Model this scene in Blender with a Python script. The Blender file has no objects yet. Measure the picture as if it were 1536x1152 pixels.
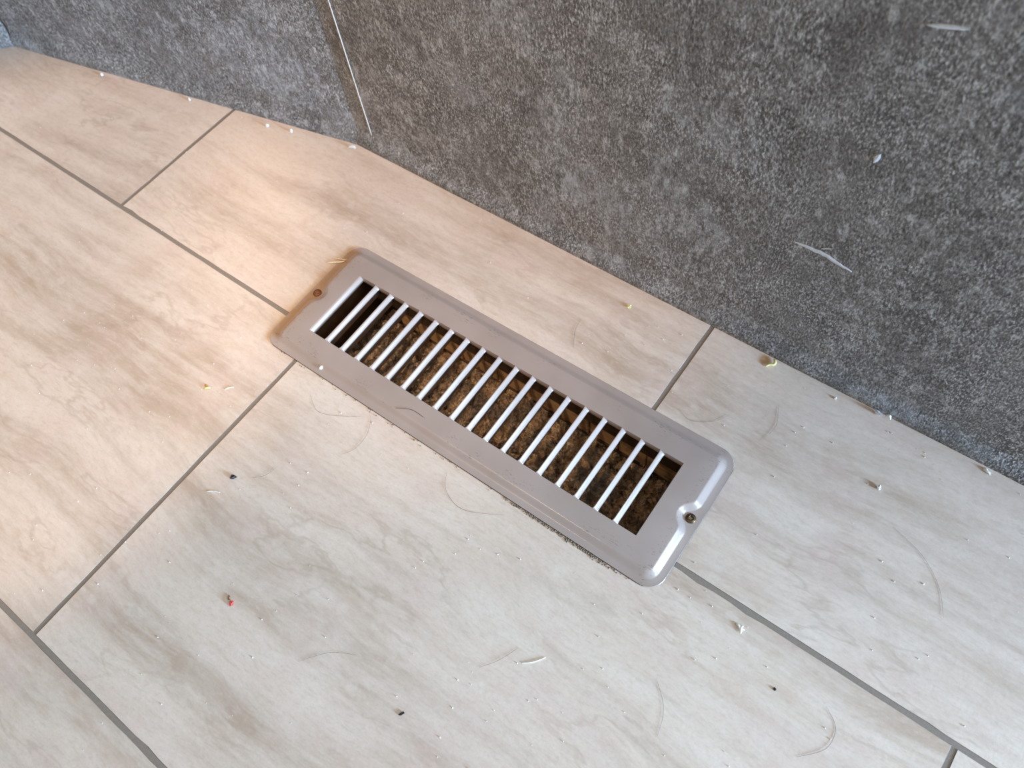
import bpy, bmesh, math, random
from mathutils import Vector, Matrix, noise
from math import sin, cos, pi, sqrt, radians, hypot

random.seed(7)
sc = bpy.context.scene
C = sc.collection
MM = 0.001

# ------------------------------------------------------------------ camera
cam = bpy.data.cameras.new('camera')
cam_o = bpy.data.objects.new('camera', cam)
C.objects.link(cam_o)
RX, RY, RZ = 0.51, 0.08913, 0.62568
cam_o.matrix_world = (Matrix.Translation((0.2266, -0.19694, 0.5350)) @ Matrix.Rotation(RZ, 4, 'Z')
                      @ Matrix.Rotation(RY, 4, 'Y') @ Matrix.Rotation(RX, 4, 'X'))
cam.sensor_fit = 'HORIZONTAL'
cam.sensor_width = 36.0
cam.lens = 1181.17 * 36.0 / 1536.0
cam.clip_start = 0.01
cam.dof.use_dof = True
cam.dof.focus_distance = 0.56
cam.dof.aperture_fstop = 9.0
sc.camera = cam_o

# ------------------------------------------------------------------ light
world = bpy.data.worlds.new('room_light')
sc.world = world
world.use_nodes = True
wb = world.node_tree.nodes['Background']
wb.inputs['Color'].default_value = (1.0, 0.905, 0.80, 1)
wb.inputs['Strength'].default_value = 0.39

def aim(o, loc, target):
    o.location = loc
    o.rotation_euler = (Vector(target) - Vector(loc)).to_track_quat('-Z', 'Y').to_euler()

def area(name, loc, target, sx, sy, power, col):
    l = bpy.data.lights.new(name, 'AREA')
    l.shape = 'RECTANGLE'; l.size = sx; l.size_y = sy; l.energy = power; l.color = col
    o = bpy.data.objects.new(name, l); C.objects.link(o); aim(o, loc, target); return o

def spot(name, loc, target, angle, blend, power, col, radius):
    l = bpy.data.lights.new(name, 'SPOT')
    l.spot_size = radians(angle); l.spot_blend = blend; l.energy = power; l.color = col
    l.shadow_soft_size = radius
    o = bpy.data.objects.new(name, l); C.objects.link(o); aim(o, loc, target); return o

area('window_daylight', (2.0, 0.80, 1.95), (0.0, 0.0, 0.0), 1.7, 1.3, 53, (0.70, 0.885, 1.0))
area('back_wall_fill', (2.75, 0.06, 0.52), (-0.3, 0.1, 0.1), 0.35, 0.6, 240, (0.44, 0.68, 1.0))  # added low blue light to brighten the back wall, no known window
spot('warm_patch_spot', (-0.75, -0.45, 2.3), (-0.47, -0.18, 0.0), 17.0, 0.28, 90, (1.0, 0.71, 0.48), 0.04)  # added warm spot, its cone shapes the edge of the warm floor patch
spot('warm_patch_spot', (-0.35, -0.75, 2.3), (-0.14, 0.13, 0.0), 15.5, 0.95, 112, (1.0, 0.71, 0.48), 0.04)  # second added spot, carries the warm patch on towards the wall

vs = sc.view_settings
sc.display_settings.display_device = 'sRGB'
vs.view_transform = 'Standard'
vs.look = 'None'
vs.exposure = 0.0
vs.gamma = 1.0
vs.use_curve_mapping = False

# ------------------------------------------------------------------ node helper
class NT:
    def __init__(self, name):
        self.m = bpy.data.materials.new(name); self.m.use_nodes = True
        self.t = self.m.node_tree
        for n in list(self.t.nodes): self.t.nodes.remove(n)
        self.out = self.t.nodes.new('ShaderNodeOutputMaterial')
        self.b = self.t.nodes.new('ShaderNodeBsdfPrincipled')
        self.t.links.new(self.b.outputs[0], self.out.inputs[0])
    def n(self, typ, **kw):
        nd = self.t.nodes.new(typ)
        for k, v in kw.items(): setattr(nd, k, v)
        return nd
    def put(self, sock, v):
        if v is None: return
        if hasattr(v, 'is_output'): self.t.links.new(v, sock)
        else:
            if sock.type == 'RGBA' and len(v) == 3: v = (*v, 1)
            sock.default_value = v
    def geo(self): return self.n('ShaderNodeNewGeometry').outputs['Position']
    def vmath(self, op, a, b=None):
        nd = self.n('ShaderNodeVectorMath', operation=op)
        self.put(nd.inputs[0], a); self.put(nd.inputs[1], b)
        return nd.outputs[0]
    def math(self, op, a, b=None, c=None, clamp=False):
        nd = self.n('ShaderNodeMath', operation=op, use_clamp=clamp)
        self.put(nd.inputs[0], a); self.put(nd.inputs[1], b); self.put(nd.inputs[2], c)
        return nd.outputs[0]
    def sep(self, v):
        nd = self.n('ShaderNodeSeparateXYZ'); self.put(nd.inputs[0], v); return nd.outputs
    def comb(self, x, y, z):
        nd = self.n('ShaderNodeCombineXYZ')
        for i, v in enumerate((x, y, z)): self.put(nd.inputs[i], v)
        return nd.outputs[0]
    def noise(self, v, scale, detail=3, rough=0.55, dist=0.0):
        nd = self.n('ShaderNodeTexNoise')
        self.put(nd.inputs['Vector'], v)
        nd.inputs['Scale'].default_value = scale; nd.inputs['Detail'].default_value = detail
        nd.inputs['Roughness'].default_value = rough; nd.inputs['Distortion'].default_value = dist
        return nd.outputs[0]
    def vor(self, v, scale, feature='F1', out=0, rnd=1.0):
        nd = self.n('ShaderNodeTexVoronoi', feature=feature)
        self.put(nd.inputs['Vector'], v)
        nd.inputs['Scale'].default_value = scale; nd.inputs['Randomness'].default_value = rnd
        return nd.outputs[out]
    def mr(self, v, a, b, c=0.0, d=1.0, smooth=False):
        nd = self.n('ShaderNodeMapRange')
        nd.interpolation_type = 'SMOOTHSTEP' if smooth else 'LINEAR'
        for i, x in enumerate((v, a, b, c, d)): self.put(nd.inputs[i], x)
        return nd.outputs[0]
    def mix(self, f, a, b, blend='MIX'):
        nd = self.n('ShaderNodeMix', data_type='RGBA', blend_type=blend)
        nd.clamp_factor = True
        self.put(nd.inputs[0], f); self.put(nd.inputs[6], a); self.put(nd.inputs[7], b)
        return nd.outputs[2]
    def bump(self, h, strength, dist):
        nd = self.n('ShaderNodeBump'); nd.inputs['Strength'].default_value = strength
        nd.inputs['Distance'].default_value = dist; self.put(nd.inputs['Height'], h)
        self.put(self.b.inputs['Normal'], nd.outputs[0])
    def set(self, col=None, rough=None, metal=None, spec=None):
        self.put(self.b.inputs['Base Color'], col); self.put(self.b.inputs['Roughness'], rough)
        self.put(self.b.inputs['Metallic'], metal); self.put(self.b.inputs['Specular IOR Level'], spec)
        return self.m

def srgb(r, g, b):
    f = lambda c: ((c / 255 + 0.055) / 1.055) ** 2.4 if c > 10 else c / 255 / 12.92
    return (f(r), f(g), f(b))

def simple(name, col, rough=0.5, metal=0.0, var=0.25, scale=900.0):
    n = NT(name)
    g = n.geo()
    f = n.noise(g, scale, 2)
    c2 = tuple(c * (1 - var) for c in col)
    return n.set(n.mix(n.mr(f, .35, .65), c2, col), rough, metal)

# ------------------------------------------------------------------ materials
def mat_tile():
    n = NT('travertine_tile')
    info = n.n('ShaderNodeObjectInfo').outputs['Random']
    g = n.geo()
    off = n.comb(n.math('MULTIPLY', info, 7.3), n.math('MULTIPLY', info, 3.1), n.math('MULTIPLY', info, 11.7))
    p = n.vmath('ADD', g, off)
    # slow bend of the veins
    warp = n.noise(p, 5.0, 2)
    s = n.sep(p)
    w = n.math('MULTIPLY', n.math('SUBTRACT', warp, 0.5), 0.045)
    ys = n.math('ADD', s[1], w)
    st = n.comb(n.math('MULTIPLY', s[0], 0.10), ys, 0.0)
    st2 = n.comb(n.math('MULTIPLY', s[0], 0.17), ys, 0.3)
    band = n.noise(st, 24.0, 5, 0.6, 0.15)
    band2 = n.noise(st2, 85.0, 5, 0.68, 0.2)
    cloud = n.noise(p, 14.0, 4, 0.6, 0.4)
    base = n.mix(n.mr(band, 0.34, 0.58, smooth=True), TILE_D, TILE_L)
    base = n.mix(n.mr(band2, 0.42, 0.66), base, n.mix(0.5, base, TILE_W))
    base = n.mix(n.math('MULTIPLY', n.mr(cloud, 0.42, 0.68), 0.38), base, TILE_W)
    # thin brown veins
    vn = n.noise(n.comb(n.math('MULTIPLY', s[0], 0.35), ys, 0.7), 15.0, 5, 0.6, 0.15)
    vv = n.math('ABSOLUTE', n.math('SUBTRACT', vn, 0.5))
    vein = n.mr(vv, 0.0, 0.02, 1.0, 0.0, smooth=True)
    vmask = n.mr(n.noise(p, 11.0, 2), 0.46, 0.6)
    base = n.mix(n.math('MULTIPLY', n.math('MULTIPLY', vein, vmask), 0.26), base, TILE_V)
    # blotchy brown stains
    bl = n.noise(st2, 34.0, 6, 0.72, 0.4)
    base = n.mix(n.math('MULTIPLY', n.mr(bl, 0.6, 0.74), 0.3), base, TILE_V)
    # pale rounded pebbles of the print
    pb = n.vor(n.vmath('ADD', p, n.comb(0, w, 0)), 62.0)
    pbm = n.math('MULTIPLY', n.mr(pb, 0.2, 0.34, 1.0, 0.0, smooth=True), n.mr(n.noise(p, 13.0, 1), 0.54, 0.64))
    base = n.mix(n.math('MULTIPLY', pbm, 0.28), base, TILE_W)
    # pinkish tinge
    pk = n.mr(n.noise(p, 22.0, 3), 0.5, 0.68)
    base = n.mix(n.math('MULTIPLY', pk, 0.35), base, TILE_P)
    # fine directional mottling
    fm = n.noise(n.comb(n.math('MULTIPLY', s[0], 0.35), ys, 2.1), 330.0, 4, 0.72)
    base = n.mix(n.math('MULTIPLY', n.mr(fm, 0.5, 0.72), 0.30), base, TILE_D2)
    base = n.mix(n.math('MULTIPLY', n.mr(fm, 0.28, 0.46, 1.0, 0.0), 0.30), base, TILE_W)
    # fine grain
    gr = n.noise(n.comb(n.math('MULTIPLY', s[0], 0.5), s[1], s[2]), 900.0, 3, 0.7)
    base = n.mix(n.mr(gr, 0.3, 0.75, 0.0, 0.16), base, TILE_V)
    # rusty dirt tracked along the left end of the register
    q = n.sep(g)
    dx = n.math('ABSOLUTE', n.math('ADD', q[0], 0.1865))
    dyy = n.math('SUBTRACT', n.math('ABSOLUTE', n.math('ADD', q[1], 0.002)), 0.052)
    dd = n.math('SQRT', n.math('ADD', n.math('MULTIPLY', dx, dx),
                n.math('POWER', n.math('MAXIMUM', dyy, 0.0), 2.0)))
    ns = n.math('MULTIPLY', n.noise(g, 90.0, 4), 0.008)
    rust = n.mr(n.math('ADD', dd, ns), 0.003, 0.0125, 1.0, 0.0, smooth=True)
    base = n.mix(n.math('MULTIPLY', rust, 0.65), base, srgb(184, 140, 84))
    # greasy stain by the yellow curl near the wall
    dc = n.vmath('SUBTRACT', g, (0.1635, 0.1425, 0.0))
    ln = n.n('ShaderNodeVectorMath', operation='LENGTH'); n.put(ln.inputs[0], dc)
    stain = n.mr(ln.outputs['Value'], 0.0025, 0.0065, 0.75, 0.0, smooth=True)
    base = n.mix(stain, base, srgb(186, 146, 100))
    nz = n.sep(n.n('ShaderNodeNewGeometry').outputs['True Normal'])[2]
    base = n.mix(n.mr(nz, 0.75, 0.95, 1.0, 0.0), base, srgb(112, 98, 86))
    n.bump(n.noise(g, 420.0, 3, 0.6), 0.12, 0.0006)
    rg = n.mr(n.noise(p, 60.0, 3), 0.3, 0.7, 0.30, 0.44)
    return n.set(base, rg, 0.0, 0.45)

TILE_L = srgb(221, 200, 182)
TILE_D = srgb(188, 164, 144)
TILE_D2 = srgb(172, 152, 134)
TILE_W = srgb(233, 218, 204)
TILE_V = srgb(150, 126, 100)
TILE_P = srgb(216, 188, 176)

def mat_wall():
    n = NT('dark_concrete_look_panel')
    g = n.geo(); s = n.sep(g)
    v = n.comb(s[0], s[1], n.math('MULTIPLY', s[2], 0.45))
    f1 = n.noise(v, 820.0, 3, 0.8)
    f2 = n.noise(v, 170.0, 5, 0.75)
    f5 = n.noise(g, 65.0, 5, 0.7)
    f3 = n.noise(g, 30.0, 5, 0.6)
    f4 = n.noise(g, 9.0, 4, 0.6)
    base = n.mix(n.mr(f3, 0.35, 0.65), WALL_D, WALL_M)
    dens = n.mr(n.noise(g, 24.0, 4, 0.65), 0.36, 0.64, 0.35, 1.0)
    base = n.mix(n.math('MULTIPLY', n.mr(f1, 0.51, 0.68, 0.0, 1.0), dens), base, WALL_L)
    base = n.mix(n.mr(f2, 0.54, 0.72, 0.0, 0.65), base, WALL_L)
    base = n.mix(n.math('MULTIPLY', n.mr(f1, 0.35, 0.47, 1.0, 0.0), 0.8), base, WALL_K)
    base = n.mix(n.math('MULTIPLY', n.mr(f5, 0.54, 0.70), 0.26), base, WALL_L)
    base = n.mix(n.math('MULTIPLY', n.mr(f5, 0.32, 0.46, 1.0, 0.0), 0.5), base, WALL_D)
    pat = n.math('MULTIPLY', n.mr(f4, 0.52, 0.68), n.mr(f2, 0.4, 0.6))
    base = n.mix(n.math('MULTIPLY', pat, 0.55), base, WALL_B)
    hgt = n.math('ADD', f1, n.math('MULTIPLY', f2, 0.8))
    n.bump(hgt, 0.8, 0.0012)
    return n.set(base, n.mr(f1, 0.3, 0.7, 0.62, 0.42), 0.0, 0.4)

WALL_K = srgb(28, 27, 27)
WALL_D = srgb(94, 89, 84)
WALL_M = srgb(124, 119, 114)
WALL_L = srgb(232, 231, 229)
WALL_B = srgb(184, 188, 192)

def mat_plate():
    n = NT('tan_enamelled_steel')
    g = n.geo(); s = n.sep(g)
    base = n.mix(n.mr(n.noise(g, 18, 2), .35, .65), srgb(164, 146, 136), srgb(174, 156, 147))
    # rusty brown dirt on the flange of the left end
    e = n.math('ADD', n.math('ADD', s[0], 0.1815), n.math('MULTIPLY', n.math('SUBTRACT', n.noise(g, 260.0, 4), 0.5), 0.007))
    r = n.mr(n.math('ABSOLUTE', e), 0.002, 0.0075, 1.0, 0.0, smooth=True)
    rr = n.math('MULTIPLY', r, n.mr(n.math('ABSOLUTE', s[1]), 0.050, 0.056, 1.0, 0.0))
    base = n.mix(n.math('MULTIPLY', rr, 0.85), base, srgb(168, 124, 72))
    # scrapes, where the paint is worn along the raised crease
    edge = n.math('MULTIPLY', n.mr(n.math('ABSOLUTE', s[1]), 0.040, 0.046), n.mr(n.math('ABSOLUTE', s[1]), 0.0505, 0.0525, 1.0, 0.0))
    edgx = n.math('MULTIPLY', n.mr(n.math('ABSOLUTE', s[0]), 0.168, 0.1725), n.mr(n.math('ABSOLUTE', s[0]), 0.176, 0.178, 1.0, 0.0))
    sc1 = n.noise(n.comb(n.math('MULTIPLY', s[0], 0.16), s[1], 0), 1500.0, 2, 0.6)
    sc2 = n.noise(n.comb(n.math('MULTIPLY', s[0], 0.5), n.math('MULTIPLY', s[1], 1.3), 0), 620.0, 4, 0.75)
    m1 = n.math('MULTIPLY', n.mr(sc1, 0.60, 0.65), n.math('MULTIPLY', edge, n.mr(n.noise(g, 45, 2), .5, .56)))
    m2 = n.math('MULTIPLY', n.mr(sc2, 0.59, 0.64), edgx)
    base = n.mix(n.math('MULTIPLY', n.math('MAXIMUM', m1, m2), 0.75), base, srgb(78, 62, 50))
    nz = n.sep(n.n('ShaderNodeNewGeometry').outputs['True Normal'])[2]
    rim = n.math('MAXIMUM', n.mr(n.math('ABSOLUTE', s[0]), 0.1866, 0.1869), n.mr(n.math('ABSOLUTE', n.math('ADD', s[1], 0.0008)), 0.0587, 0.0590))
    rim_shade = n.math('MULTIPLY', rim, n.mr(nz, 0.75, 0.92, 1.0, 0.0))  # shadow line below the rim, painted dark onto the plate's outer edge
    base = n.mix(rim_shade, base, srgb(70, 54, 44))
    n.put(n.b.inputs['Coat Weight'], n.math('SUBTRACT', 1.0, rim_shade))
    n.bump(n.noise(g, 260.0, 2), 0.04, 0.0005)
    n.b.inputs['Coat Roughness'].default_value = 0.17
    n.b.inputs['Coat IOR'].default_value = 1.65
    return n.set(base, 0.32, 0.0, 0.8)

def mat_debris():
    n = NT('crumpled_foil_and_dust')
    g = n.geo()
    f = n.noise(g, 105, 4, .65, 1.0)
    f2 = n.noise(g, 420, 3, .7)
    c = n.mix(n.mr(f, .38, .62), srgb(96, 64, 40), srgb(238, 206, 166))
    c = n.mix(n.mr(f2, .5, .7), c, srgb(250, 232, 204))
    c = n.mix(n.mr(n.noise(g, 35, 2), .5, .62), c, srgb(150, 132, 114))
    n.bump(f2, .9, .003)
    return n.set(c, n.mr(f2, .3, .7, .15, .5), n.mr(f, .4, .6, .1, .4), .8)

def mat_wood():
    n = NT('plywood_edge')
    g = n.geo(); s = n.sep(g)
    v = n.comb(n.math('MULTIPLY', s[0], .15), s[1], s[2])
    f = n.noise(v, 260, 4, .6)
    c = n.mix(n.mr(f, .35, .65), srgb(196, 150, 100), srgb(236, 196, 144))
    c = n.mix(n.mr(n.noise(g, 60, 3), .52, .66, 0, .6), c, srgb(96, 66, 42))
    return n.set(c, .7)

M = dict(
    tile=mat_tile(), wall=mat_wall(), plate=mat_plate(), debris=mat_debris(), wood=mat_wood(),
    grout=simple('taupe_grout', srgb(142, 128, 115), 0.85, 0, 0.12, 700),
    collar=simple('dull_sheet_metal', srgb(112, 88, 68), 0.5, 0.5, 0.4, 120),
    rust=simple('rusty_screw', srgb(140, 84, 52), 0.55, 0.5, 0.5, 1500),
    brass=simple('dirty_brass_screw', srgb(122, 98, 70), 0.45, 0.7, 0.75, 700),
    seam=simple('pale_edge_strip', srgb(236, 230, 220), 0.45, 0, 0.12, 900),
    crumb=simple('white_crumb', srgb(232, 228, 218), 0.6, 0, 0.1),
    yellow=simple('yellow_shaving', srgb(232, 222, 150), 0.5, 0, 0.15),
    wood_chip=simple('wood_splinter', srgb(244, 222, 186), 0.5, 0, 0.2),
    red=simple('red_crumb', srgb(214, 84, 74), 0.4, 0, 0.3),
    black=simple('black_crumb', srgb(40, 38, 34), 0.5, 0, 0.4),
    hair=simple('dark_hair', srgb(120, 100, 84), 0.5, 0, 0.2),
    palehair=simple('pale_fibre', srgb(240, 236, 226), 0.5, 0, 0.05),
    scuff=simple('pale_scuff', srgb(222, 228, 234), 0.7, 0, 0.2, 1400),
)

# ------------------------------------------------------------------ object helpers
def link(name, me, mat=None, parent=None, **props):
    o = bpy.data.objects.new(name, me); C.objects.link(o)
    if mat is not None: me.materials.append(mat)
    if parent is not None: o.parent = parent
    for k, v in props.items(): o[k] = v
    return o

def bm_obj(name, bm, mat, parent=None, smooth=False, **props):
    me = bpy.data.meshes.new(name)
    bmesh.ops.recalc_face_normals(bm, faces=bm.faces)
    bm.to_mesh(me); bm.free()
    if smooth:
        for p in me.polygons: p.use_smooth = True
    return link(name, me, mat, parent, **props)

def py_obj(name, vs_, fs, mat, parent=None, smooth=False, **props):
    me = bpy.data.meshes.new(name); me.from_pydata(vs_, [], fs); me.update()
    if smooth:
        for p in me.polygons: p.use_smooth = True
    return link(name, me, mat, parent, **props)

def thing(name, label, cat, loc=(0, 0, 0), group=None):
    o = bpy.data.objects.new(name, None); C.objects.link(o); o.location = loc
    o.empty_display_size = 0.01
    o['label'] = label; o['category'] = cat
    if group: o['group'] = group
    return o

def box_bm(x0, x1, y0, y1, z0, z1, bev=0.0, seg=1):
    bm = bmesh.new()
    bmesh.ops.create_cube(bm, size=1)
    bmesh.ops.scale(bm, vec=(x1 - x0, y1 - y0, z1 - z0), verts=bm.verts)
    bmesh.ops.translate(bm, vec=((x0 + x1) / 2, (y0 + y1) / 2, (z0 + z1) / 2), verts=bm.verts)
    if bev: bmesh.ops.bevel(bm, geom=list(bm.edges), offset=bev, segments=seg, affect='EDGES')
    return bm

# ------------------------------------------------------------------ floor: grout bed and tiles
G = radians(-0.5702)                       # tile courses run almost parallel to the register
YA = -0.03242
TW, TL, GAP = 0.29800, 0.52873, 0.0036
def grid(u, v): return (cos(G) * u - sin(G) * v, sin(G) * u + cos(G) * v + YA)
HX, HY = 0.168, 0.044                      # duct hole half sizes

def cut_hole(bm):
    """cuts the rectangular duct hole out of a mesh of horizontal slabs"""
    for co, no in (((HX, 0, 0), (1, 0, 0)), ((-HX, 0, 0), (1, 0, 0)), ((0, HY, 0), (0, 1, 0)), ((0, -HY, 0), (0, 1, 0))):
        bmesh.ops.bisect_plane(bm, geom=list(bm.verts) + list(bm.edges) + list(bm.faces), plane_co=co, plane_no=no, dist=1e-6)
    kill = [f for f in bm.faces if abs(f.calc_center_median().x) < HX - 1e-5 and abs(f.calc_center_median().y) < HY - 1e-5]
    bmesh.ops.delete(bm, geom=kill, context='FACES')

bm = bmesh.new()
vsq = [bm.verts.new(p) for p in ((-1.75, -0.95, -0.0004), (1.25, -0.95, -0.0004), (1.25, 0.62, -0.0004), (-1.75, 0.62, -0.0004))]
bm.faces.new(vsq)
cut_hole(bm)
floor = bm_obj('floor', bm, M['grout'], kind='structure', label='pale travertine look tile floor with taupe grout joints')

def tile(u0, u1, v0, v1):
    g = GAP / 2
    rnd = random.Random(int((u0 + 9) * 1000) + int((v0 + 9) * 77))
    def side(a, b):
        # edge cut into short steps with tiny chips, so that joints look uneven
        n = max(2, int(hypot(b[0] - a[0], b[1] - a[1]) / 0.012))
        out = []
        nx, ny = -(b[1] - a[1]), (b[0] - a[0]); L = hypot(nx, ny); nx /= L; ny /= L
        for i in range(n):
            t = i / n
            d = 0 if i == 0 else rnd.uniform(-0.00012, 0.00012)
            if i and rnd.random() < 0.05: d += rnd.uniform(0.0004, 0.0011)
            out.append((a[0] + (b[0] - a[0]) * t + nx * d, a[1] + (b[1] - a[1]) * t + ny * d))
        return out
    cs = [(u0 + g, v0 + g), (u1 - g, v0 + g), (u1 - g, v1 - g), (u0 + g, v1 - g)]
    loop = []
    for i in range(4): loop += side(cs[i], cs[(i + 1) % 4])
    uc, vc = (u0 + u1) / 2, (v0 + v1) / 2
    bm = bmesh.new()
    def ring(ins, z):
        r = []
        for (u, v) in loop:
            uu = min(max(u, u0 + g + ins), u1 - g - ins) if ins else u
            vv_ = min(max(v, v0 + g + ins), v1 - g - ins) if ins else v
            x, y = grid(uu, vv_)
            r.append(bm.verts.new((x, y, z)))
        return r
    r0 = ring(0, -0.0045); r1 = ring(0, -0.00015); r2 = ring(0.0002, 0.0)
    for a, b in ((r0, r1), (r1, r2)):
        for i in range(len(a)):
            j = (i + 1) % len(a)
            bm.faces.new((a[i], a[j], b[j], b[i]))
    bm.faces.new(r2)
    # hidden underside is left open except for its rim
    if any(True for _ in [0]):
        xs = [v.co.x for v in bm.verts]; ys = [v.co.y for v in bm.verts]
        if min(xs) < HX and max(xs) > -HX and min(ys) < HY and max(ys) > -HY:
            bmesh.ops.remove_doubles(bm, verts=bm.verts, dist=1e-6)
            cut_hole(bm)
    bmesh.ops.remove_doubles(bm, verts=bm.verts, dist=2e-6)
    return bm_obj('tile', bm, M['tile'], floor)

U = -0.41509                                # joint of the course by the wall
X1 = -0.15023                               # joint of the course below it
for k in (-3, -2, -1, 0, 1, 2): tile(U + (k - 0) * TL, U + (k + 1) * TL, 0.0, TW)
for k in (-3, -2, -1, 0, 1): tile(X1 + k * TL, X1 + (k + 1) * TL, -TW, 0.0)
for k in (-3, -2, -1, 0, 1): tile(U + k * TL - 0.02, U + (k + 1) * TL - 0.02, -2 * TW, -TW)

# ------------------------------------------------------------------ walls
def wall_strip(name, a, b, h, label, thick=0.018, n=(0, -1)):
    """panel between floor points a and b, turned out into a small cove above the floor; n points into the room"""
    prof = [(-thick, 0.0), (0.0060, 0.0), (0.0063, 0.0012), (0.0061, 0.0060), (0.0054, 0.0080), (0.0016, 0.0132),
            (0.0002, 0.0175), (0.0, 0.026), (0.0, 0.1), (0.0, h), (-thick, h)]
    L = hypot(b[0] - a[0], b[1] - a[1]); N = max(2, int(L / 0.02))
    vs_, fs = [], []
    for i in range(N + 1):
        t = i / N
        x, y = a[0] + (b[0] - a[0]) * t, a[1] + (b[1] - a[1]) * t
        for k, (d, z) in enumerate(prof):
            w = 0.0
            if 1 < k < 7: w = 0.0005 * (noise.noise(Vector((x * 30, y * 30, z * 20))))
            d -= 0.006
            vs_.append((x + n[0] * (d + w), y + n[1] * (d + w), z + (0 if k != 4 and k != 5 else 0.002 * noise.noise(Vector((x * 22, 5, k))))))
    P = len(prof)
    for i in range(N):
        for k in range(P):
            k2 = (k + 1) % P
            fs.append((i * P + k, (i + 1) * P + k, (i + 1) * P + k2, i * P + k2))
    fs.append(tuple(range(P))); fs.append(tuple(N * P + k for k in reversed(range(P))))
    o = py_obj(name, vs_, fs, M['wall'], kind='structure', label=label)
    bm = bmesh.new(); bm.from_mesh(o.data); bmesh.ops.recalc_face_normals(bm, faces=bm.faces); bm.to_mesh(o.data); bm.free()
    for p in o.data.polygons: p.use_smooth = len(p.vertices) == 4
    try:
        o.data.set_sharp_from_angle(angle=radians(50))
    except Exception: pass
    return o

WA = -0.00858
def rw(x): return 0.14908 + math.tan(WA) * x
K = (-0.2687, rw(-0.2687))
WLA = 0.18602
nb = (sin(WLA), -cos(WLA))
J = (-0.7135, 0.0650)
H = 0.345
right = wall_strip('wall_right', (K[0] - 0.0008, K[1]), (1.05, rw(1.05)), H, 'dark grey brown speckled panel wall behind the register', n=(sin(WA), -cos(WA)))
back = wall_strip('wall_back', J, K, H, 'grey speckled panel lit by blue daylight at the upper left', n=nb)
left = wall_strip('wall_left', (J[0] - 0.45, J[1] - 0.45), J, H, 'sliver of dark speckled panel at the far upper left corner', n=(0.7071, -0.7071))

# pale edge strip in the seam near the corner
xs = -0.25003
seam = bm_obj('trim_1', box_bm(xs - 0.00055, xs + 0.00055, rw(xs) + 0.0055, rw(xs) + 0.007, 0.0, H, 0.0002), M['seam'], kind='structure',
              label='thin pale vertical strip in the wall seam near the corner')

# pale scuffs and scratches scraped into the right panel
def rws(x): return rw(x) + 0.006
def scuff(pts, w, parent=right, name='scuff'):
    bm = bmesh.new(); rows = []
    pts = [(x - 0.003, z - 0.005) for x, z in pts]
    for i, (x, z) in enumerate(pts):
        t = i / (len(pts) - 1)
        a = pts[min(i + 1, len(pts) - 1)]; b = pts[max(i - 1, 0)]
        dx, dz = a[0] - b[0], a[1] - b[1]; L = hypot(dx, dz)
        nx, nz = -dz / L, dx / L
        ww = w * (0.15 + sin(pi * min(max(t, 0.0), 1.0)) ** 0.6)
        y = rws(x)
        rows.append([bm.verts.new((x + nx * ww, y - 0.00005, z + nz * ww)), bm.verts.new((x, y - 0.00035, z)), bm.verts.new((x - nx * ww, y - 0.00005, z - nz * ww))])
    for i in range(len(rows) - 1):
        for k in range(2): bm.faces.new((rows[i][k], rows[i + 1][k], rows[i + 1][k + 1], rows[i][k + 1]))
    return bm_obj(name, bm, M['scuff'], parent)
def lerp_pts(a, b, n, j=0.0004):
    return [(a[0] + (b[0] - a[0]) * i / n + random.uniform(-j, j), a[1] + (b[1] - a[1]) * i / n + random.uniform(-j, j)) for i in range(n + 1)]
scuff(lerp_pts((0.1561, 0.1281), (0.1760, 0.1284), 7) + lerp_pts((0.1785, 0.1277), (0.1960, 0.1240), 6), 0.0015)
scuff(lerp_pts((0.1795, 0.2948), (0.1975, 0.2988), 6, 0.0003), 0.0010)
scuff(lerp_pts((0.1821, 0.2109), (0.1835, 0.2185), 3, 0.0002), 0.0013)
scuff(lerp_pts((0.1730, 0.1320), (0.1800, 0.1365), 4, 0.0002), 0.0005)

# ------------------------------------------------------------------ floor register
reg = thing('floor_register', 'tan steel floor register with slotted grille set into the tile floor beside the wall', 'vent', (0, -0.0008, 0))
PX, PY, PR = 0.18745, 0.0596, 0.0135        # outer half sizes and corner radius
OX, OY = 0.1552, 0.0316                     # opening half sizes
ZT = 0.0042
SCX = 0.1804                                # screw centre

def outline(inset, r, notch=None, N=26):
    """rounded rectangle inset from the rim; notch = radius of the bay around each screw"""
    hx, hy = PX - inset, PY - inset
    pts = []
    def line(a, b, n):
        for i in range(n): pts.append((a[0] + (b[0] - a[0]) * i / n, a[1] + (b[1] - a[1]) * i / n))
    def arc(cx, cy, a0, n=8):
        for i in range(n):
            a = a0 + (pi / 2) * i / n
            pts.append((cx + r * cos(a), cy + r * sin(a)))
    line((hx, -hy + r), (hx, hy - r), 60); arc(hx - r, hy - r, 0)
    line((hx - r, hy), (-hx + r, hy), 40); arc(-hx + r, hy - r, pi / 2)
    line((-hx, hy - r), (-hx, -hy + r), 60); arc(-hx + r, -hy + r, pi)
    line((-hx + r, -hy), (hx - r, -hy), 40); arc(hx - r, -hy + r, 3 * pi / 2)
    if notch:
        out = []
        for (x, y) in pts:
            if abs(y) < notch * 1.6:
                # smooth bay: circle blended into the straight crease
                if abs(y) < notch: xb = SCX - sqrt(notch * notch - y * y)
                else: xb = SCX
                xb = min(xb, hx)
                soft = hx - (hx - xb)
                x = math.copysign(min(abs(x), soft), x)
            out.append((x, y))
        # relax the notch corners
        for _ in range(3):
            out = [out[i] if not (abs(out[i][1]) < notch * 1.9) else
                   ((out[i - 1][0] + 2 * out[i][0] + out[(i + 1) % len(out)][0]) / 4, out[i][1]) for i in range(len(out))]
        pts = out
    return pts

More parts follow.
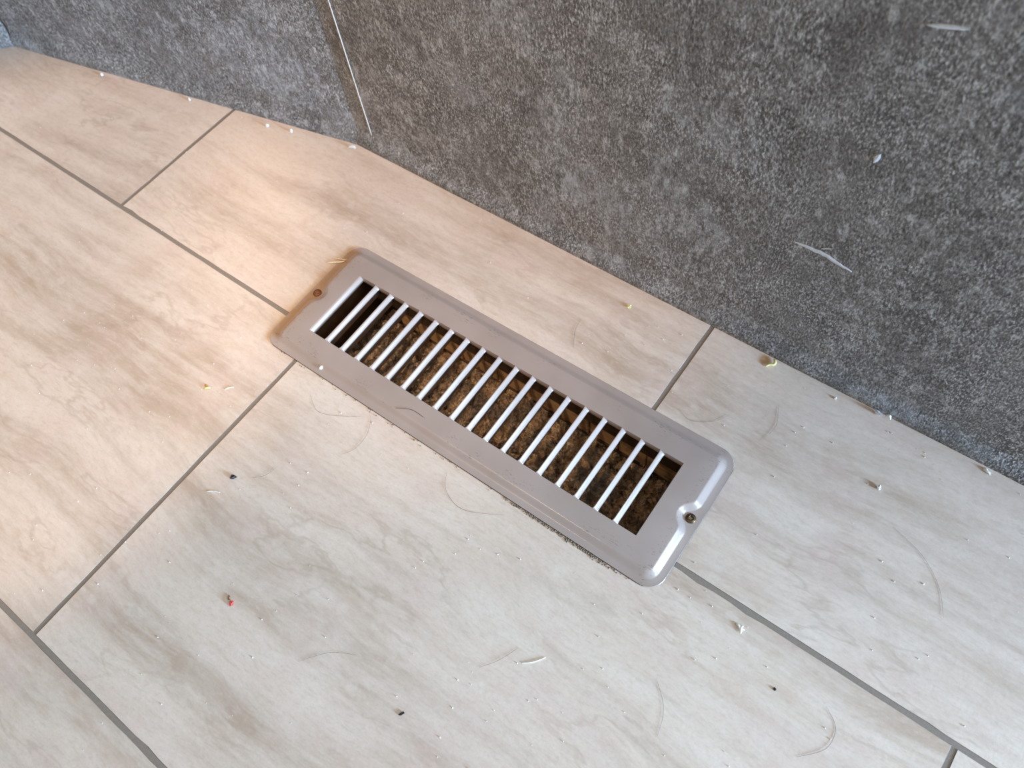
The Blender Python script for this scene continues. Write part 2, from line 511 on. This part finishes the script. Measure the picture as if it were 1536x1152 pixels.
bm = bmesh.new()
rings = [(outline(0.0003, PR), 0.00075), (outline(0.0, PR), 0.00085), (outline(0.0003, PR - 0.0003), 0.00115), (outline(0.0047, PR - 0.004, 0.0052), 0.0013),
         (outline(0.0055, PR - 0.0047, 0.0060), 0.0015), (outline(0.0075, PR - 0.0062, 0.0078), 0.0026),
         (outline(0.0096, PR - 0.0078, 0.0097), 0.0038), (outline(0.0105, PR - 0.0084, 0.0105), ZT - 0.00008), (outline(0.0112, PR - 0.009, 0.0112), ZT)]
vr = [[bm.verts.new((x, y, z)) for (x, y) in pts] for pts, z in rings]
for a, b in zip(vr[:-1], vr[1:]):
    for i in range(len(a)):
        j = (i + 1) % len(a); bm.faces.new((a[i], a[j], b[j], b[i]))
# flat face: bridge the innermost ring to the opening (same number of vertices, by direction)
inner = rings[-1][0]
def to_open(x, y, lx, rx_, hy):
    """nearest point of the opening rectangle for a ring point"""
    hx0, hy0 = PX - 0.0112, PY - 0.0112
    u, v = x / hx0, y / hy0
    m = max(abs(u), abs(v)); u /= m; v /= m
    X = u * (rx_ if u > 0 else lx); Y = v * hy
    return X, Y
# outer lip position, then the roll down into the opening; the left edge has the widest roll
lips = [(0.0042, 0.0014, 0.0016, ZT), (0.0034, 0.0008, 0.0010, ZT), (0.0029, 0.0006, 0.0008, ZT - 0.0002), (0.0021, 0.0005, 0.0007, ZT - 0.0007), (0.0009, 0.0002, 0.0003, ZT - 0.0017), (0.0002, 0, 0.0001, ZT - 0.0025), (0.0, 0.0, 0.0, ZT - 0.0036), (0.0, 0.0, 0.0, -0.0005)]
prev = vr[-1]
for (dl, dr, dy, z) in lips:
    cur = []
    for (x, y) in inner:
        X, Y = to_open(x, y, OX + dl, OX + dr, OY + dy)
        cur.append(bm.verts.new((X, Y, z)))
    for i in range(len(cur)):
        j = (i + 1) % len(cur); bm.faces.new((prev[i], prev[j], cur[j], cur[i]))
    prev = cur
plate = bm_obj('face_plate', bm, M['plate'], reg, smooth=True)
try: plate.data.set_sharp_from_angle(angle=radians(33))
except Exception: pass

def slat_mesh():
    # cross-section across x: rolled top that falls to the right, vertical web below
    prof = [(-0.0021, -0.0006), (-0.00205, -0.0001), (-0.0018, 0.0), (-0.0012, -0.00024), (-0.0004, -0.00067), (0.0005, -0.00127), (0.0013, -0.0019), (0.0019, -0.00248),
            (0.0021, -0.0031), (0.0017, -0.0033), (0.0008, -0.0026), (0.0000, -0.0022), (-0.0003, -0.0026), (-0.0004, -0.0120), (-0.0021, -0.0120)]
    bm = bmesh.new(); rows = []
    L = OY + 0.0009
    ys = [-L, -L + 0.0012, -L + 0.003, -L * .5, 0, L * .5, L - 0.003, L - 0.0012, L]
    for y in ys:
        e = max(0.0, (abs(y) - (L - 0.003)) / 0.003)
        rows.append([bm.verts.new((x * 0.9 * (1 + 0.35 * e * e), y, z + ZT + 0.0001)) for (x, z) in prof])
    P = len(prof)
    for i in range(len(rows) - 1):
        for k in range(P):
            k2 = (k + 1) % P
            bm.faces.new((rows[i][k], rows[i + 1][k], rows[i + 1][k2], rows[i][k2]))
    bm.faces.new(rows[0]); bm.faces.new(list(reversed(rows[-1])))
    bmesh.ops.recalc_face_normals(bm, faces=bm.faces)
    me = bpy.data.meshes.new('slat'); bm.to_mesh(me); bm.free()
    for p in me.polygons: p.use_smooth = len(p.vertices) == 4
    me.materials.append(M['plate'])
    return me
sm = slat_mesh()
PITCH = 2 * 0.155 / 19
for i in range(18):
    o = bpy.data.objects.new('slat', sm); C.objects.link(o); o.parent = reg
    o.location = (-0.155 + (i + 1) * PITCH, 0, 0)

def screw(x, y, mat, lab, r=0.0037):
    bm = bmesh.new()
    N = 28
    prof = [(0.0, 0.0), (0.25, 0.0), (0.34, 0.9), (0.62, 0.75), (0.88, 0.35), (1.0, 0.0), (1.0, -0.4)]
    c = bm.verts.new((0, 0, -0.0008)); rows = []
    for (rr, zz) in prof[1:]:
        row = []
        for i in range(N):
            a = 2 * pi * i / N
            k = rr
            if rr < 0.4: k = rr * (1.0 + 0.7 * abs(cos(2 * a)) ** 3)      # cross recess
            row.append(bm.verts.new((r * k * cos(a + .5), r * k * sin(a + .5), 0.0011 * zz if rr > .3 else -0.0006)))
        rows.append(row)
    for i in range(N): bm.faces.new((c, rows[0][i], rows[0][(i + 1) % N]))
    for a, b in zip(rows[:-1], rows[1:]):
        for i in range(N): bm.faces.new((a[i], b[i], b[(i + 1) % N], a[(i + 1) % N]))
    o = bm_obj('screw', bm, mat, reg, smooth=True, label=lab)
    o.location = (x, y, 0.00165)
screw(-SCX, 0.0, M['rust'], 'rusty orange screw head')
screw(SCX, 0.0, M['brass'], 'dirty brass brown screw head')

# ------------------------------------------------------------------ duct below the register
duct = thing('air_duct', 'dark dusty duct opening seen through the slots below the register', 'duct', (0, 0, -0.058))
def dpart(name, x0, x1, y0, y1, z0, z1, mat, bev=0.0, **kw):
    o = bm_obj(name, box_bm(x0, x1, y0, y1, z0 + 0.058, z1 + 0.058, bev), mat, duct, **kw); return o
FX, FY = 0.1625, 0.0365
Z1, Z2 = -0.012, -0.055
# metal collar under the plate
dpart('collar', -FX - .001, FX + .001, FY, FY + .0008, -0.030, -0.0018, M['collar'])
dpart('collar', -FX - .001, FX + .001, -FY - .0008, -FY, -0.030, -0.0018, M['collar'])
dpart('collar', -FX - .001, -FX, -FY - .012, FY + .018, -0.066, -0.0018, M['collar'])
dpart('collar', FX, FX + .001, -FY - .012, FY + .018, -0.066, -0.0018, M['collar'])
# wooden framing blocks on the wall side, with gaps between
xx = -FX + 0.03
random.seed(3)
while xx < FX - 0.004:
    w = random.uniform(0.017, 0.034)
    x1_ = min(xx + w, FX)
    dpart('wood_block', xx, x1_ - 0.0012, FY + .001 + random.uniform(0, 0.0012), FY + .016, -0.056, -0.030, M['wood'], 0.0006)
    xx = x1_
dpart('side_board', -FX - .001, FX + .001, -FY - .012, -FY - .001, -0.060, -0.031, M['wood'])
dpart('back_board', -FX, FX, FY + .0165, FY + .018, -0.062, -0.0018, M['collar'])
dpart('ledge', -FX, FX, FY + .0006, FY + .017, -0.0585, -0.0565, M['collar'])

# crumpled debris on the bottom
NX, NY = 340, 84
vs_, fs = [], []
for j in range(NY + 1):
    for i in range(NX + 1):
        x = -FX - .002 + (2 * FX + .004) * i / NX
        y = -FY - .004 + (2 * FY + .014) * j / NY
        t = (y + FY) / (2 * FY)
        z = -0.060 + 0.024 * max(0.0, 1 - t * 2.6) ** 1.3
        p = Vector((x * 70, y * 70, 0.3))
        d = noise.turbulence(p, 4, True, amplitude_scale=0.6, frequency_scale=2.1)
        c = noise.cell(Vector((x * 160, y * 160, 1.7)))
        r = 1.0 - abs(noise.noise(Vector((x * 55, y * 55, 9.0))))
        z += 0.011 * (d - 0.5) + 0.0018 * c + 0.005 * (r ** 3 - 0.5)
        dd_ = noise.voronoi(Vector((x * 62, y * 62, 4.0)))[0]
        z += 0.007 * (dd_[1] - dd_[0] - 0.3) + 0.002 * noise.noise(Vector((x * 300, y * 300, 2)))
        z = min(z, -0.033)
        vs_.append((x, y, z + 0.058))
for j in range(NY):
    for i in range(NX):
        a = j * (NX + 1) + i
        fs.append((a, a + 1, a + NX + 2, a + NX + 1))
py_obj('debris', vs_, fs, M['debris'], duct, kind='stuff', label='crumpled brown foil and dust')

# ------------------------------------------------------------------ crumbs, shavings and hairs on floor
def lump(name, loc, size, mat, label, cat, seed=0, stretch=(1, 1, .6), rz=0.0, group=None, z=0.0):
    bm = bmesh.new()
    bmesh.ops.create_icosphere(bm, subdivisions=2, radius=1)
    for v in bm.verts:
        k = 1 + 0.75 * noise.noise(v.co * 1.6 + Vector((seed * 3.1, 0, 0)))
        v.co = Vector((v.co.x * stretch[0] * k, v.co.y * stretch[1] * k, v.co.z * stretch[2] * k)) * size
    mn = min(v.co.z for v in bm.verts)
    for v in bm.verts: v.co.z -= mn
    o = bm_obj(name, bm, mat, label=label, category=cat)
    if group: o['group'] = group
    o.location = (loc[0], loc[1], z); o.rotation_euler.z = rz
    return o

def tube(name, pts, r, mat, label=None, cat=None, group=None, taper=True, flat=1.0, parent=None, sides=6):
    P = [Vector(p) for p in pts]
    # smooth resample (Catmull-Rom)
    Q = []
    for i in range(len(P) - 1):
        p0 = P[max(i - 1, 0)]; p1 = P[i]; p2 = P[i + 1]; p3 = P[min(i + 2, len(P) - 1)]
        for k in range(5):
            t = k / 5
            Q.append(0.5 * ((2 * p1) + (p2 - p0) * t + (2 * p0 - 5 * p1 + 4 * p2 - p3) * t * t + (3 * p1 - p0 - 3 * p2 + p3) * t ** 3))
    Q.append(P[-1])
    bm = bmesh.new(); rows = []
    for i, q in enumerate(Q):
        d = (Q[min(i + 1, len(Q) - 1)] - Q[max(i - 1, 0)]).normalized()
        s = d.cross(Vector((0, 0, 1)))
        if s.length < 1e-4: s = Vector((1, 0, 0))
        s.normalize(); u = s.cross(d)
        rr = r * (1 - 0.6 * abs(2 * i / (len(Q) - 1) - 1) ** 3) if taper else r
        rows.append([bm.verts.new(q + (s * cos(2 * pi * k / sides) + u * sin(2 * pi * k / sides) * flat) * rr) for k in range(sides)])
    for a, b in zip(rows[:-1], rows[1:]):
        for k in range(sides): bm.faces.new((a[k], a[(k + 1) % sides], b[(k + 1) % sides], b[k]))
    bm.faces.new(list(reversed(rows[0]))); bm.faces.new(rows[-1])
    kw = {}
    if label: kw['label'] = label
    if cat: kw['category'] = cat
    if group: kw['group'] = group
    return bm_obj(name, bm, mat, parent, smooth=True, **kw)

# splinters at the register's left upper corner
tube('wood_splinter', [(-0.1955, 0.0285, .0008), (-0.1905, 0.0318, .0012), (-0.1850, 0.0350, .0020), (-0.1825, 0.0375, .0024)], .0007, M['wood_chip'],
     'pale wood splinter poking over the left end of the register, the lower of two', 'splinter')
tube('wood_splinter', [(-0.1950, 0.0352, .0007), (-0.1885, 0.0372, .0012), (-0.1815, 0.0392, .0026)], .00055, M['wood_chip'],
     'thin tan splinter at the left end of the register, above the thicker one', 'splinter')
# yellow curl close to the wall
tube('wood_shaving', [(0.1665, 0.1372, .0006), (0.1683, 0.1398, .0012), (0.1712, 0.1418, .0012), (0.1706, 0.1446, .0016), (0.1690, 0.1456, .0012)], .0011, M['yellow'],
     'curled pale yellow shaving on the tile close to the right panel wall', 'shaving', flat=.7)
tube('wood_shaving', [(-0.1958, -0.1218, .0006), (-0.1939, -0.1200, .0013), (-0.1915, -0.1183, .0008)], .0011, M['yellow'],
     'small yellow and white shaving on the tile left of the register', 'shaving', flat=.7)
lump('rust_flake', (-0.1962, -0.1188), .0013, simple('orange_flake', srgb(206, 150, 80), .5), 'tiny orange flake beside the yellow shaving left of the register', 'crumb', 4, (1.2, .8, .4))
tube('white_fibre', [(-0.1806, -0.1130, .0004), (-0.1788, -0.1095, .0005), (-0.1755, -0.1068, .0004)], .00035, M['palehair'],
     'short white fibre right of the small yellow shaving', 'fibre')
tube('white_fibre', [(-0.1275, -0.1830, .0004), (-0.1232, -0.1794, .0005), (-0.1180, -0.1775, .0004)], .0003, M['palehair'],
     'short curved white fibre below the black crumb', 'fibre')
# white fluff
f = thing('white_fluff', 'bright white scrap of fluff on the tile right of the register by the grout joint', 'fluff', (0.2431, -0.0475, 0))
tube('strand', [(-.0035, .0010, .0006), (-.001, .0004, .0010), (.002, -.0022, .0007)], .0009, M['palehair'], parent=f, flat=.6)
tube('strand', [(.0010, .0022, .0007), (.0006, 0, .0012), (.0020, -.0030, .0006)], .0007, M['palehair'], parent=f, flat=.6)
tube('strand', [(-.0005, .0002, .0009), (.0016, .0000, .0010), (.0030, .0004, .0006)], .0005, M['palehair'], parent=f, flat=.6)
lump('red_crumb', (-0.0502, -0.2307), .0017, M['red'], 'small red crumb on the tile at the lower left', 'crumb', 2, (.9, 1.2, .6), .6)
lump('brown_crumb', (-0.0545, -0.2290), .0011, simple('brown_crumb', srgb(150, 104, 74), .6), 'tiny brown crumb touching the upper left of the red one', 'crumb', 6, (1.5, .7, .5), 2.2)
lump('black_crumb', (-0.1188, -0.1629), .0020, M['black'], 'black crumb on the tile below left of the register', 'crumb', 3, (1.2, .8, .6), .4)
lump('seed_husk', (0.0943, -0.2163), .0011, M['black'], 'dark seed shaped speck near the bottom edge of the picture', 'crumb', 5, (1.7, .7, .6), 1.0)
lump('dark_crumb', (0.2782, -0.0687), .0009, M['black'], 'dark brown speck on the tile below the white fluff', 'crumb', 8, (1, 1, .6))
lump('yellow_crumb', (0.0505, 0.1288), .0014, M['yellow'], 'small yellowish crumb between the register and the wall', 'crumb', 9, (1, 1.2, .6))
lump('pale_crumb', (0.2760, 0.0912), .0014, M['crumb'], 'pale cream crumb on the tile right of the register near the wall', 'crumb', 10, (.8, 1.4, .6), .3)
lump('pale_crumb', (-0.1262, -0.0543), .0017, M['crumb'], 'shiny white crumb on the lower left rim of the register', 'crumb', 11, (.8, 1.2, .5), .5, z=0.0014)
lump('white_crumb', (0.2512, 0.1448), .0019, M['scuff'], 'bluish white chip stuck at the foot of the right panel', 'crumb', 12, (1.6, .7, .7), -.3)
tube('white_crumb', [(0.2572, 0.1440, .003), (0.2592, 0.1438, .0065), (0.2610, 0.1436, .0025)], .0009, M['crumb'], 'curled white chip leaning on the foot of the right panel', 'crumb')
lump('white_crumb', (0.3310, 0.1427), .0015, M['crumb'], 'cream chip at the foot of the right panel near the right edge', 'crumb', 13, (2.2, .7, .6), -.5)
lump('white_crumb', (0.2215, 0.1400), .0010, M['crumb'], 'tiny white grain on the tile just off the right panel', 'crumb', 23)
lump('caulk_crumb', (-0.2700, 0.1455), .0022, M['crumb'], 'white bit of caulk in the corner where the panels meet', 'crumb', 14, (1.6, .6, .8), .3)
for k, (x, y) in enumerate(((-0.5800, 0.0850), (-0.4640, 0.1080), (-0.3640, 0.1230), (-0.3370, 0.1300))):
    lump('white_crumb', (x, y), .0016, M['crumb'],
         ['white grain at the foot of the back panel, farthest left', 'white grain at the foot of the back panel, second from the left',
          'white grain at the foot of the back panel, above the tile joint end', 'white grain at the foot of the back panel, nearest the corner'][k], 'crumb', 15 + k, (.8, .8, 1.2))

# hairs
HA = [
 ([(0.0, -0.005), (0.020, -0.012), (0.040, -0.022)], (-0.066, -0.098), 'dark', 'dark hair lying across the tile under the register, left of its middle'),
]
def hair(pts, lab, r=.00008, mat='hair', z=.0003):
    tube('hair', [(x, y, z + .0002 * (i % 2)) for i, (x, y) in enumerate(pts)], r, M[mat], lab, 'hair', sides=4)
hair([(-0.1180, -0.0770), (-0.1020, -0.0850), (-0.0840, -0.0780), (-0.0700, -0.0690)], 'short curved dark hair just below the left part of the register')
hair([(-0.0640, -0.0640), (-0.0560, -0.0780), (-0.0560, -0.0930), (-0.0620, -0.1030)], 'dark hair hanging down from the register rim, left of middle')
hair([(0.0150, -0.0680), (0.0230, -0.0800), (0.0430, -0.0850), (0.0700, -0.0720)], 'dark hair curling along the register rim right of middle')
hair([(0.3060, -0.0960), (0.3180, -0.0820), (0.3180, -0.0680), (0.3080, -0.0600)], 'long pale brown curled hair on the tile below the grout joint at the right', .00011)
hair([(0.2950, 0.0700), (0.3180, 0.0620), (0.3350, 0.0480), (0.3450, 0.0300)], 'thin brown hair on the tile at the far right')
hair([(0.1300, 0.0700), (0.1420, 0.0660), (0.1560, 0.0740), (0.1640, 0.0860)], 'hair curled by the tile joint at the register upper right')
hair([(0.1900, 0.1120), (0.1960, 0.0960), (0.1930, 0.0800)], 'fine hair on the tile right of the upper joint')
hair([(0.0240, 0.0980), (0.0260, 0.0860), (0.0340, 0.0720)], 'fine hair on the warm tile above the register')
hair([(-0.1060, -0.1550), (-0.0990, -0.1480), (-0.0960, -0.1370)], 'short dark hair right of the black crumb')
hair([(0.0160, -0.2320), (0.0300, -0.2150), (0.0460, -0.2060)], 'fine dark hair on the big tile at bottom left of middle')
hair([(0.1180, -0.1650), (0.1260, -0.1540), (0.1320, -0.1400)], 'fine hair below the right half of the register on the big tile')
hair([(0.2150, -0.1050), (0.2280, -0.1180), (0.2330, -0.1340)], 'fine hair on the big tile below the right end of the register')
hair([(0.1390, -0.1470), (0.1450, -0.1420), (0.1500, -0.1350)], 'white fibre on the big tile below the register', .0003, 'palehair')
hair([(-0.0500, -0.0500), (-0.0380, -0.0440), (-0.0250, -0.0440)], 'dark hair lying on the lower rim of the register', .0002, z=.0045)

# dust grains: uncountable
def grains(name, label, pts, mat, rmin, rmax):
    vs_, fs = [], []
    oct_ = [(1, 0, 0), (-1, 0, 0), (0, 1, 0), (0, -1, 0), (0, 0, 1), (0, 0, -1)]
    of = [(0, 2, 4), (2, 1, 4), (1, 3, 4), (3, 0, 4), (2, 0, 5), (1, 2, 5), (3, 1, 5), (0, 3, 5)]
    for (x, y, z) in pts:
        r = random.uniform(rmin, rmax); a = random.uniform(0, pi)
        k = len(vs_); sx = random.uniform(.6, 1.6)
        for (u, v, w) in oct_:
            u *= sx
            vs_.append((x + r * (u * cos(a) - v * sin(a)), y + r * (u * sin(a) + v * cos(a)), z + r * .7 + r * .7 * w))
        fs += [tuple(k + i for i in f_) for f_ in of]
    return py_obj(name, vs_, fs, mat, kind='stuff', label=label, category='dust')
pts = []
for _ in range(520):
    x = random.uniform(-0.65, 0.42); y = random.uniform(-0.36, 0.14)
    if abs(x) < PX + .002 and abs(y) < PY + .002: continue
    if y > -0.001 and y > rw(x) - .006: continue
    if x < K[0] and y > K[1] + (x - K[0]) * math.tan(WLA) - .008: continue
    pts.append((x, y, 0))
grains('dust_grains', 'scattered fine white dust grains on the tile floor', pts, M['crumb'], .00022, .0006)
pts = []
for _ in range(70):
    x = random.uniform(-PX + .012, PX - .012); y = random.choice((-1, 1)) * random.uniform(0.036, 0.047)
    pts.append((x, y, ZT - .0009))
grains('plate_dust', 'fine pale dust grains on the face of the register', pts, M['crumb'], .00015, .0004)
pts = []
for _ in range(260):
    x = random.uniform(0.070, 0.150); x += random.uniform(-.01, .01)
    pts.append((x, -PY - .0010 - abs(random.gauss(0, .0009)), 0))
for _ in range(60):
    x = random.uniform(-0.17, 0.17)
    pts.append((x, -PY - .0010 - abs(random.gauss(0, .0012)), 0))
grains('grit_line', 'line of brown grit packed along the lower rim of the register', pts, simple('grit', srgb(150, 130, 108), .6, 0, .6, 1200), .0003, .0008)
